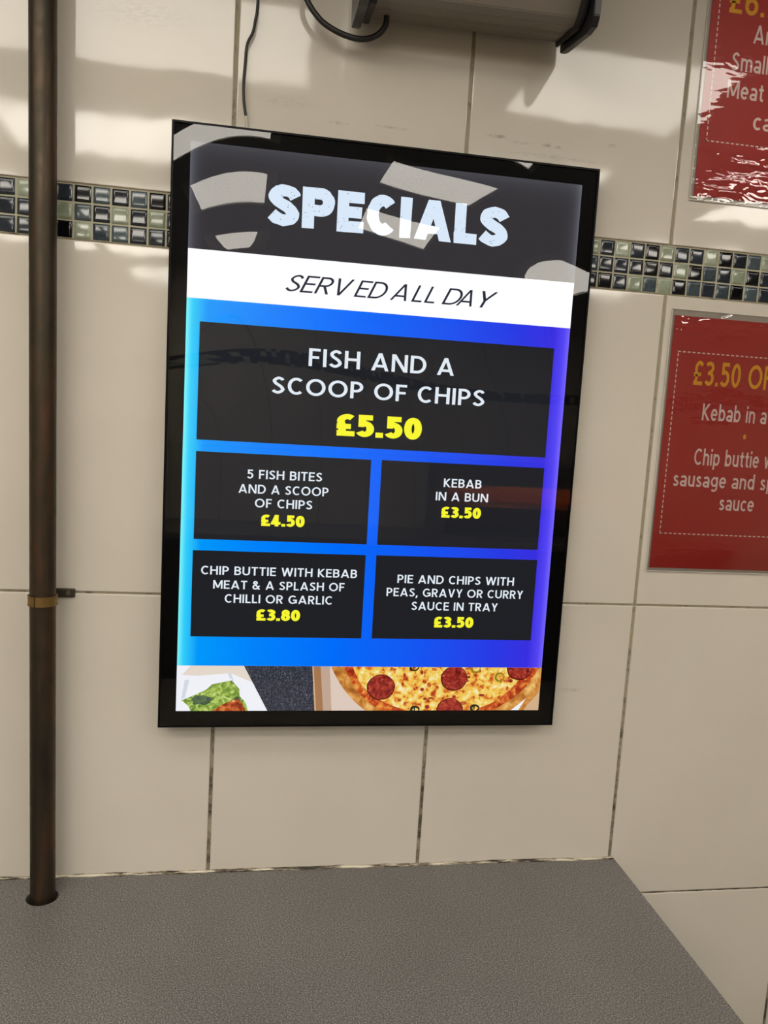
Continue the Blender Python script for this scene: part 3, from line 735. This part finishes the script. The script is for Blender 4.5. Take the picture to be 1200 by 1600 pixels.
# food picture along the foot of the screen
def em_noise(name, stops, scale, detail=5, stretch=(1, 1, 1), dist=0.5, strength=1.0, rough=0.6):
    m, nt, e = emis(name, (1, 1, 1, 1), strength)
    n = noise_n(nt, coords(nt, stretch), scale, detail, rough, dist)
    r = ramp(nt, stops, n.outputs['Fac']); nt.links.new(r.outputs[0], e.inputs[0]); return m
FM = {
    'table': emis('picture table', srgb(232, 220, 206))[0], 'white': emis('picture white card', srgb(244, 246, 252))[0],
    'shade': emis('picture grey card', srgb(214, 220, 232))[0],
    'leaf': em_noise('picture lettuce', [(0.30, srgb(58, 84, 40)), (0.42, srgb(120, 152, 62)), (0.55, srgb(178, 202, 92)), (0.72, srgb(226, 236, 190))], 95, 4, dist=1.2),
    'dleaf': em_noise('picture dark leaf', [(0.35, srgb(40, 58, 44)), (0.65, srgb(104, 128, 92))], 70),
    'meat': em_noise('picture sauce', [(0.35, srgb(110, 38, 22)), (0.5, srgb(176, 70, 34)), (0.66, srgb(226, 140, 70)), (0.75, srgb(250, 226, 200))], 110),
    'slate': em_noise('picture black slate', [(0.38, srgb(40, 41, 50)), (0.58, srgb(66, 68, 80)), (0.72, srgb(116, 120, 138))], 420, 2),
    'card': emis('picture cardboard', srgb(168, 122, 84))[0], 'carde': emis('picture cardboard light', srgb(214, 178, 140))[0],
    'inner': emis('picture box inside', srgb(196, 168, 148))[0], 'inner2': emis('picture box floor', srgb(224, 204, 190))[0],
    'crust': em_noise('picture crust', [(0.32, srgb(150, 84, 30)), (0.5, srgb(206, 134, 58)), (0.7, srgb(240, 196, 116))], 60),
    'sauce': em_noise('picture tomato rim', [(0.36, srgb(150, 40, 22)), (0.52, srgb(204, 82, 36)), (0.68, srgb(240, 170, 70))], 120),
    'cheese': em_noise('picture cheese', [(0.32, srgb(170, 56, 30)), (0.40, srgb(218, 112, 46)), (0.46, srgb(240, 182, 74)), (0.54, srgb(245, 210, 96)), (0.62, srgb(248, 230, 160)), (0.70, srgb(254, 246, 222))], 95, 4, dist=0.3),
    'pep': em_noise('picture pepperoni', [(0.34, srgb(104, 26, 22)), (0.5, srgb(158, 48, 38)), (0.66, srgb(196, 84, 60)), (0.78, srgb(240, 190, 170))], 150),
    'pepd': emis('picture pepperoni edge', srgb(92, 22, 18))[0], 'olive': emis('picture olive', srgb(44, 40, 26))[0],
    'veg': emis('picture pepper ring', srgb(150, 128, 30))[0]}
fkeys = list(FM)
ZT, ZB = -0.3334, -SCZ
def clip_poly(P, x0=-SCX, x1=SCX, z0=ZB, z1=ZT):
    for ax, v, s in ((0, x0, 1), (0, x1, -1), (1, z0, 1), (1, z1, -1)):
        out = []
        for i in range(len(P)):
            a, b = P[i - 1], P[i]; ia = (a[ax] - v) * s >= 0; ib = (b[ax] - v) * s >= 0
            if ia != ib:
                t = (v - a[ax]) / (b[ax] - a[ax]); out.append((a[0] + t * (b[0] - a[0]), a[1] + t * (b[1] - a[1])))
            if ib: out.append(b)
        P = out
        if not P: return P
    return P
fv, ff, fm = [], [], []
def fpoly(key, P, layer):
    P = clip_poly(P)
    if len(P) < 3: return
    i0 = len(fv); fv.extend((x, Y1 - layer * .00004, z) for x, z in P); ff.append(list(range(i0, len(fv)))); fm.append(fkeys.index(key))
def disc(cx, cz, rx, rz=None, n=26, jit=0.0, seed=0):
    rz = rz or rx
    return [(cx + rx * (1 + jit * noise.noise(Vector((math.cos(a) * 2, math.sin(a) * 2, seed)))) * math.cos(a),
             cz + rz * (1 + jit * noise.noise(Vector((math.cos(a) * 2, math.sin(a) * 2, seed)))) * math.sin(a)) for a in [2 * math.pi * k / n for k in range(n)]]
fpoly('white', [(-SCX, ZB), (SCX, ZB), (SCX, ZT), (-SCX, ZT)], 0)
fpoly('table', [(-0.262, ZT), (-0.184, ZT), (-0.1700, -0.3590), (-0.2050, -0.3450), (-0.2500, -0.3490), (-0.2740, -0.3480)], 1)
fpoly('shade', [(-0.2700, -0.3560), (-0.2050, -0.3440), (-0.1990, -0.3490), (-0.2050, -0.3560), (-0.2740, -0.3850)], 1)
fpoly('white', [(-0.2620, -0.3500), (-0.2080, -0.3450), (-0.2030, -0.3560), (-0.2690, -0.3830)], 2)
fpoly('white', [(-0.2050, -0.3440), (-0.1708, -0.3590), (-0.1472, ZB), (-0.1761, ZB), (-0.2010, -0.3600)], 2)
fpoly('shade', [(-0.2050, -0.3440), (-0.2030, -0.3440), (-0.1960, -0.3640), (-0.1990, -0.3640)], 3)
fpoly('leaf', [(-0.2737, -0.3866), (-0.2560, -0.3790), (-0.2380, -0.3700), (-0.2300, -0.3620), (-0.2120, -0.3580), (-0.2020, -0.3560), (-0.1960, -0.3620), (-0.1900, -0.3690),
               (-0.1890, -0.3800), (-0.1800, -0.3900), (-0.1761, ZB), (-0.2600, ZB), (-0.2640, -0.3950)], 4)
fpoly('dleaf', disc(-0.2440, -0.3860, .0150, .0075, jit=.5, seed=2), 5)
fpoly('dleaf', disc(-0.1920, -0.3850, .0050, .0040, jit=.5, seed=4), 5)
fpoly('meat', [(-0.2290, ZB), (-0.2140, -0.3930), (-0.1927, -0.3840), (-0.1860, -0.3900), (-0.1790, ZB)], 6)
fpoly('slate', [(-0.1842, ZT), (-0.0817, ZT), (-0.0749, ZB), (-0.1472, ZB)], 3)
fpoly('card', [(-0.0825, ZT), (-0.0700, ZT), (-0.0630, ZB), (-0.0760, ZB)], 4)
fpoly('carde', [(-0.0825, ZT), (-0.0805, ZT), (-0.0738, ZB), (-0.0760, ZB)], 5)
fpoly('inner', [(-0.0700, ZT), (-0.0450, ZT), (-0.0450, ZB), (-0.0630, ZB)], 3)
fpoly('inner2', [(-0.0560, ZT), (0.06, ZT), (0.06, ZB), (-0.0500, ZB)], 4)
fpoly('crust', disc(0.120, -0.2541, 0.1900, n=90, jit=.02, seed=7), 6)
fpoly('sauce', disc(0.120, -0.2541, 0.1750, n=90, jit=.03, seed=9), 7)
fpoly('cheese', disc(0.120, -0.2541, 0.1610, n=90, jit=.06, seed=5), 8)
for k, (x, z, r_) in enumerate([(0.0245, -0.3658, .0212), (0.1395, -0.3516, .0205), (0.2453, -0.3340, .0205), (0.1357, -0.4030, .0205)]):
    fpoly('pepd', disc(x, z, r_ + .0010, (r_ + .001) * .93, jit=.05, seed=k), 9); fpoly('pep', disc(x + .0004, z + .0005, r_ - .0006, (r_ - .0006) * .93, jit=.05, seed=k), 10)
rnd = random.Random(5)
for k in range(34):
    x = rnd.uniform(0.03, 0.235); z = rnd.uniform(-0.403, -0.336)
    fpoly(rnd.choice(['sauce', 'sauce', 'pep', 'meat']), disc(x, z, rnd.uniform(.0018, .0055), rnd.uniform(.0015, .004), 12, .6, k), 9)
for x, z in ((0.213, -0.349), (0.173, -0.335)):
    fpoly('veg', disc(x, z, .0082, .0078, jit=.08, seed=3), 11); fpoly('cheese', disc(x + .001, z, .0055, .0050, jit=.1, seed=4), 12)
for x, z in ((0.075, -0.334), (0.176, -0.3995), (0.080, -0.4015)):
    fpoly('olive', disc(x, z, .0078, .0062, jit=.15, seed=5), 11); fpoly('cheese', disc(x + .0008, z - .0005, .0046, .0032, jit=.3, seed=6), 12)
    fpoly('olive', disc(x - .0008, z, .0012, .0030, jit=.3, seed=6), 13)
fpoly('crust', [(SCX, -0.352), (0.272, -0.362), (0.248, ZB), (SCX, ZB)], 7)
fpoly('carde', [(SCX, -0.372), (0.262, -0.395), (0.258, ZB), (SCX, ZB)], 8)
me = bpy.data.meshes.new('food_picture'); me.from_pydata(fv, [], ff)
for k in fkeys: me.materials.append(FM[k])
me.polygons.foreach_set('material_index', fm)
o = link('food_picture', me, sign); o['label'] = 'strip of pizza and salad picture along the foot of the screen'

# glass pane over the whole face, very slightly warped as acrylic fronts are
terms = {(0, 1): .00422, (0, 2): .00292, (0, 3): -.00098, (1, 0): -.00876, (1, 1): -.00251, (1, 2): .00183, (1, 3): -.00588, (1, 4): .00301, (2, 0): -.00699, (2, 1): .00165,
         (2, 2): .00212, (2, 3): -.00138, (2, 4): .002, (3, 0): .00332, (3, 1): .00317, (3, 2): -.00476, (3, 3): .00348, (4, 0): .0077, (4, 1): -.00387, (4, 2): -.00484, (5, 0): -.00394, (5, 1): -.00248}
gx_n, gz_n = 60, 80; V = []; F = []; NRM = []
for j in range(gz_n + 1):
    for i in range(gx_n + 1):
        x = (i / gx_n - .5) * (SW - .006); z = (j / gz_n - .5) * (SH - .006)
        V.append((x, -0.0322, z)); u = x / .3; ww = max((z - .3) / .15, -0.36); hx = hz = 0
        for (a, b), k in terms.items():
            if a: hx += k * a * u ** (a - 1) * ww ** b / .3
            if b: hz += k * b * u ** a * ww ** (b - 1) / .15
        f = min(1, max(0, (z + .02) / .24)); f = f * f * (3 - 2 * f)
        NRM.append(Vector((-hx * f, -1, -hz * f)).normalized())
for j in range(gz_n):
    for i in range(gx_n):
        a = j * (gx_n + 1) + i; F.append((a, a + 1, a + gx_n + 2, a + gx_n + 1))
me = bpy.data.meshes.new('glass_pane'); me.from_pydata(V, [], F)
me.polygons.foreach_set('use_smooth', [True] * len(me.polygons))
me.normals_split_custom_set_from_vertices(NRM)
link('glass_pane', me, sign, mats=[M_GLASS])

# ---------------------------------------------------------------- laminated posters
def poster(x0, z0, w_, h_, tilt, lab, texts, bullets, rim, dash, wr, film):
    t = empty('laminated_poster', (x0, -0.001, z0), label=lab, cat='poster', group='laminated price posters right of the menu display')
    t.rotation_euler = (0, -tilt, 0)
    rl, rb, rr, rt = rim
    # paper follows a slight buckle
    def warp(x, z, amp):
        e = min(x, w_ - x, z, h_ - z); k = min(1, max(0, e / .03))
        return amp * (0.5 + 0.5 * noise.noise(Vector((x * 9, z * 13, wr)))) * k
    def sheet(name, xa, xb, za, zb, y, mat, amp, nx=36, nz=52, thick=None):
        V = []; F = []
        for j in range(nz + 1):
            for i in range(nx + 1):
                x = xa + (xb - xa) * i / nx; z = za + (zb - za) * j / nz
                V.append((x, y - warp(x, z, amp), z))
        for j in range(nz):
            for i in range(nx):
                a = j * (nx + 1) + i; F.append((a, a + 1, a + nx + 2, a + nx + 1))
        me = bpy.data.meshes.new(name); me.from_pydata(V, [], F)
        return link(name, me, t, mats=[mat], smooth=True)
    p = sheet('paper', rl, w_ - rr, rb, h_ - rt, -0.0006, M_RED, 0.0)
    sheet('laminate_film', 0, w_, 0, h_, -0.0016, film, 0.0010)
    # sealed rim of the film round the paper
    bm = bmesh.new()
    tube_bm([(0, -.0012, 0), (w_, -.0012, 0)], .0007, 6, bm); tube_bm([(0, -.0012, 0), (0, -.0012, h_)], .0007, 6, bm)
    tube_bm([(0, -.0012, h_), (w_, -.0012, h_)], .0007, 6, bm); tube_bm([(w_, -.0012, 0), (w_, -.0012, h_)], .0007, 6, bm)
    link('film_rim', bm_mesh('rim', bm), t, mats=[M_FILMEDGE])
    # dashed border
    bm = bmesh.new(); dx0, dx1, dz0, dz1 = dash; yy = -0.0008; pd = 0.0084; ln = 0.0052; th = 0.0019
    def q(a, b, c, d): bm.faces.new([bm.verts.new((x, yy, z)) for x, z in ((a, c), (b, c), (b, d), (a, d))])
    k = dx0
    while k < dx1:
        q(k, min(k + ln, dx1), dz0, dz0 + th); q(k, min(k + ln, dx1), dz1 - th, dz1); k += pd
    k = dz0
    while k < dz1:
        q(dx0, dx0 + th, k, min(k + ln, dz1)); q(dx1 - th, dx1, k, min(k + ln, dz1)); k += pd
    link('dashed_border', bm_mesh('dashes', bm), p, mats=[M_PINKWHITE])
    for s, xa, z, cap, xr, wt_, mat in texts:
        text_obj(s, xa - x0, xr - x0, z - z0, cap, wt_, mat, -0.0009, p, gap=0.12)
    for bx, bz in bullets:
        me = bpy.data.meshes.new('bullet'); P = disc(bx - x0, bz - z0, .0028, .0042, 16)
        me.from_pydata([(a, -0.0009, b) for a, b in P], [], [list(range(len(P)))]); link('bullet_dot', me, p, mats=[M_YELLOWINK])
poster(0.0128, 0.5031, 0.2960, 0.4204, 0.0, 'red laminated poster reading £3.50, below the mosaic band',
       [('\u00a33.50 OFFER', 0.0604, 0.8076, 0.0385, 0.2555, 0.155, M_YELLOWINK), ('Kebab in a bun', 0.0824, 0.7525, 0.0268, 0.2445, 0.140, M_PINKWHITE),
        ('Chip buttie with', 0.0764, 0.6800, 0.0268, 0.2450, 0.140, M_PINKWHITE), ('sausage and splash', 0.0440, 0.6440, 0.0250, 0.2700, 0.140, M_PINKWHITE),
        ('sauce', 0.1300, 0.6076, 0.0250, 0.1922, 0.140, M_PINKWHITE)], [(0.1615, 0.7298)],
       (0.0050, 0.0055, 0.006, 0.0098), (0.0163, 0.279, 0.0620, 0.3560), 2.2, M_FILM)
poster(0.0222, 1.0893, 0.2960, 0.4204, 0.006, 'red laminated poster with wrinkled shiny foot, above the mosaic band',
       [('\u00a36.99', 0.0567, 1.3660, 0.0385, 0.1680, 0.155, M_YELLOWINK), ('Any', 0.1017, 1.3272, 0.0268, 0.1500, 0.140, M_PINKWHITE),
        ('Small Kebab', 0.0699, 1.2850, 0.0262, 0.2180, 0.140, M_PINKWHITE), ('Meat with', 0.0671, 1.2448, 0.0262, 0.1900, 0.140, M_PINKWHITE),
        ('can', 0.1159, 1.2026, 0.0262, 0.1660, 0.140, M_PINKWHITE)], [],
       (0.0065, 0.0068, 0.006, 0.0098), (0.0178, 0.278, 0.0885, 0.3560), 6.1, M_FILM_UP)

# ---------------------------------------------------------------- wall unit above the sign
unit = empty('wall_unit', (-0.207, 0, 1.272), label='grey metal box unit with black end caps mounted above the display', cat='wall unit')
unit.rotation_euler = (0, -0.0195, 0)
def extrude_profile(prof, xa, xb, bev=0.0):
    bm = bmesh.new(); a = [bm.verts.new((xa, y, z)) for y, z in prof]; b = [bm.verts.new((xb, y, z)) for y, z in prof]
    n = len(prof)
    for k in range(n): bm.faces.new((a[k], a[(k + 1) % n], b[(k + 1) % n], b[k]))
    bm.faces.new(a[::-1]); bm.faces.new(b)
    if bev: bmesh.ops.bevel(bm, geom=list(bm.edges), offset=bev, segments=2, affect='EDGES')
    return bm
body = [(-.018, .008), (-.052, .002), (-.054, .0035), (-.084, -.002), (-.096, .004), (-.101, .0105), (-.122, .040), (-.124, .110), (-.110, .130), (-.018, .130)]
link('housing', bm_mesh('housing', extrude_profile(body, -0.292, -0.004, .0012)), unit, mats=[M_GREYALU])
cap_o = [(-.019, -.007), (-.030, -.010), (-.112, -.024), (-.131, -.023), (-.138, -.012), (-.141, .020), (-.141, .115), (-.120, .142), (-.019, .142)]
cap_i = [(-.017, .002), (-.098, -.012), (-.118, -.002), (-.130, .022), (-.130, .112), (-.113, .135), (-.017, .135)]
link('end_cap', bm_mesh('end_cap', extrude_profile(cap_o, -0.0060, 0.0030, .001)), unit, mats=[M_BLACK])
link('cap_seal', bm_mesh('cap_seal', extrude_profile(cap_i, -0.0130, -0.0085, .0006)), unit, mats=[M_BLACK])
link('end_cap', bm_mesh('end_cap', extrude_profile(cap_o, -0.3110, -0.2985, .001)), unit, mats=[M_BLACK])
link('cap_seal', bm_mesh('cap_seal', extrude_profile(cap_i, -0.2950, -0.2860, .0006)), unit, mats=[M_BLACK])
for bx in (-.23, -.06):
    link('bracket', bm_mesh('bracket', box_bm(bx - .015, bx + .015, -.0185, -.0004, .03, .11, .001)), unit, mats=[M_DKMETAL])

# ---------------------------------------------------------------- cables
P = [(-0.640, -.010, 1.56), (-0.6440, -.010, 1.40), (-0.6466, -.011, 1.2811), (-0.6490, -.010, 1.2560), (-0.6520, -.009, 1.2400), (-0.6590, -.008, 1.2240), (-0.6608, -.008, 1.2000), (-0.6620, -.008, 1.1714), (-0.6608, -.008, 1.1500), (-0.6570, -.008, 1.1285)]
t = empty('power_cable', (-0.640, -.01, 1.56), label='thin black cable running down behind the display top', cat='cable')
sub = lambda pts, o: [tuple(a - b for a, b in zip(p, o)) for p in pts]
link('cord', bm_mesh('cord', tube_bm(sub(spline(P, 6), (-0.640, -.01, 1.56)), .0020, 8)), t, mats=[M_CABLE], smooth=True)
link('plug_tip', bm_mesh('plug', tube_bm(sub([(-0.6574, -.008, 1.1300), (-0.6555, -.008, 1.1200), (-0.6535, -.008, 1.100)], (-0.640, -.01, 1.56)), .0022, 10)), t, mats=[M_PLUG], smooth=True, label='off white cable end')
P = [(-0.592, -.030, 1.56), (-0.590, -.030, 1.40), (-0.5860, -.030, 1.305), (-0.5800, -.030, 1.2805), (-0.5618, -.030, 1.2590), (-0.5430, -.030, 1.2485), (-0.5240, -.030, 1.2428), (-0.5070, -.030, 1.2410), (-0.4920, -.032, 1.2430), (-0.4790, -.035, 1.2500), (-0.4720, -.038, 1.2610), (-0.4715, -.040, 1.2740)]
tag(link('looped_cable', bm_mesh('cable', tube_bm(spline(P, 6), .0040, 10)), mats=[M_CABLE], smooth=True), 'thick black cable looping down under the grey wall unit', 'cable')

# ---------------------------------------------------------------- kitchen side of the room (seen only as a faint reflection in the display glass)
M_STEEL = principled('brushed steel', srgb(150, 146, 140), 0.35, 0.9)[0]
M_HEAT = emis('orange heat lamp', (1.0, 0.30, 0.08, 1), 45.0)[0]
M_DARKUNIT = principled('dark counter front', srgb(52, 50, 48), 0.5)[0]
y1 = y0r + .002
t = empty('kitchen_counter', (0.6, y1, ZF), label='dark kitchen counter along the opposite wall, behind the camera', cat='counter')
link('carcass', bm_mesh('carcass', box_bm(-1.9, 1.9, 0, .58, 0, .88, .003)), t, mats=[M_DARKUNIT])
link('counter_top', bm_mesh('counter_top', box_bm(-1.92, 1.92, 0, .62, .88, .92, .003)), t, mats=[M_STEEL])
t = empty('heated_cabinet', (1.15, y1 + .01, 0), label='steel heated food cabinet with orange lamp on the opposite counter', cat='food warmer')
bm = bmesh.new()
for a in ((-.62, -.60, 0, .5, 0, .5), (.60, .62, 0, .5, 0, .5), (-.60, .60, 0, .02, 0, .5), (-.60, .60, .02, .5, 0, .03), (-.60, .60, .02, .5, .44, .5), (-.60, .60, .47, .5, .36, .44)): box_bm(*a, bm=bm)
link('housing', bm_mesh('housing', bm), t, mats=[M_STEEL])
link('glow_lining', bm_mesh('glow_lining', box_bm(-.598, .598, .021, .030, .031, .439)), t, mats=[principled('added glow lining', srgb(205, 165, 140), 0.4)[0]])  # matt lining added so the lamp's orange glow shows in the display glass
link('shelf', bm_mesh('shelf', box_bm(-.60, .60, .02, .40, .20, .212)), t, mats=[M_STEEL])
link('heat_lamp', bm_mesh('heat_lamp', tube_bm([(-.5, .25, .428), (.5, .25, .428)], .010, 12)), t, mats=[M_HEAT], smooth=True)
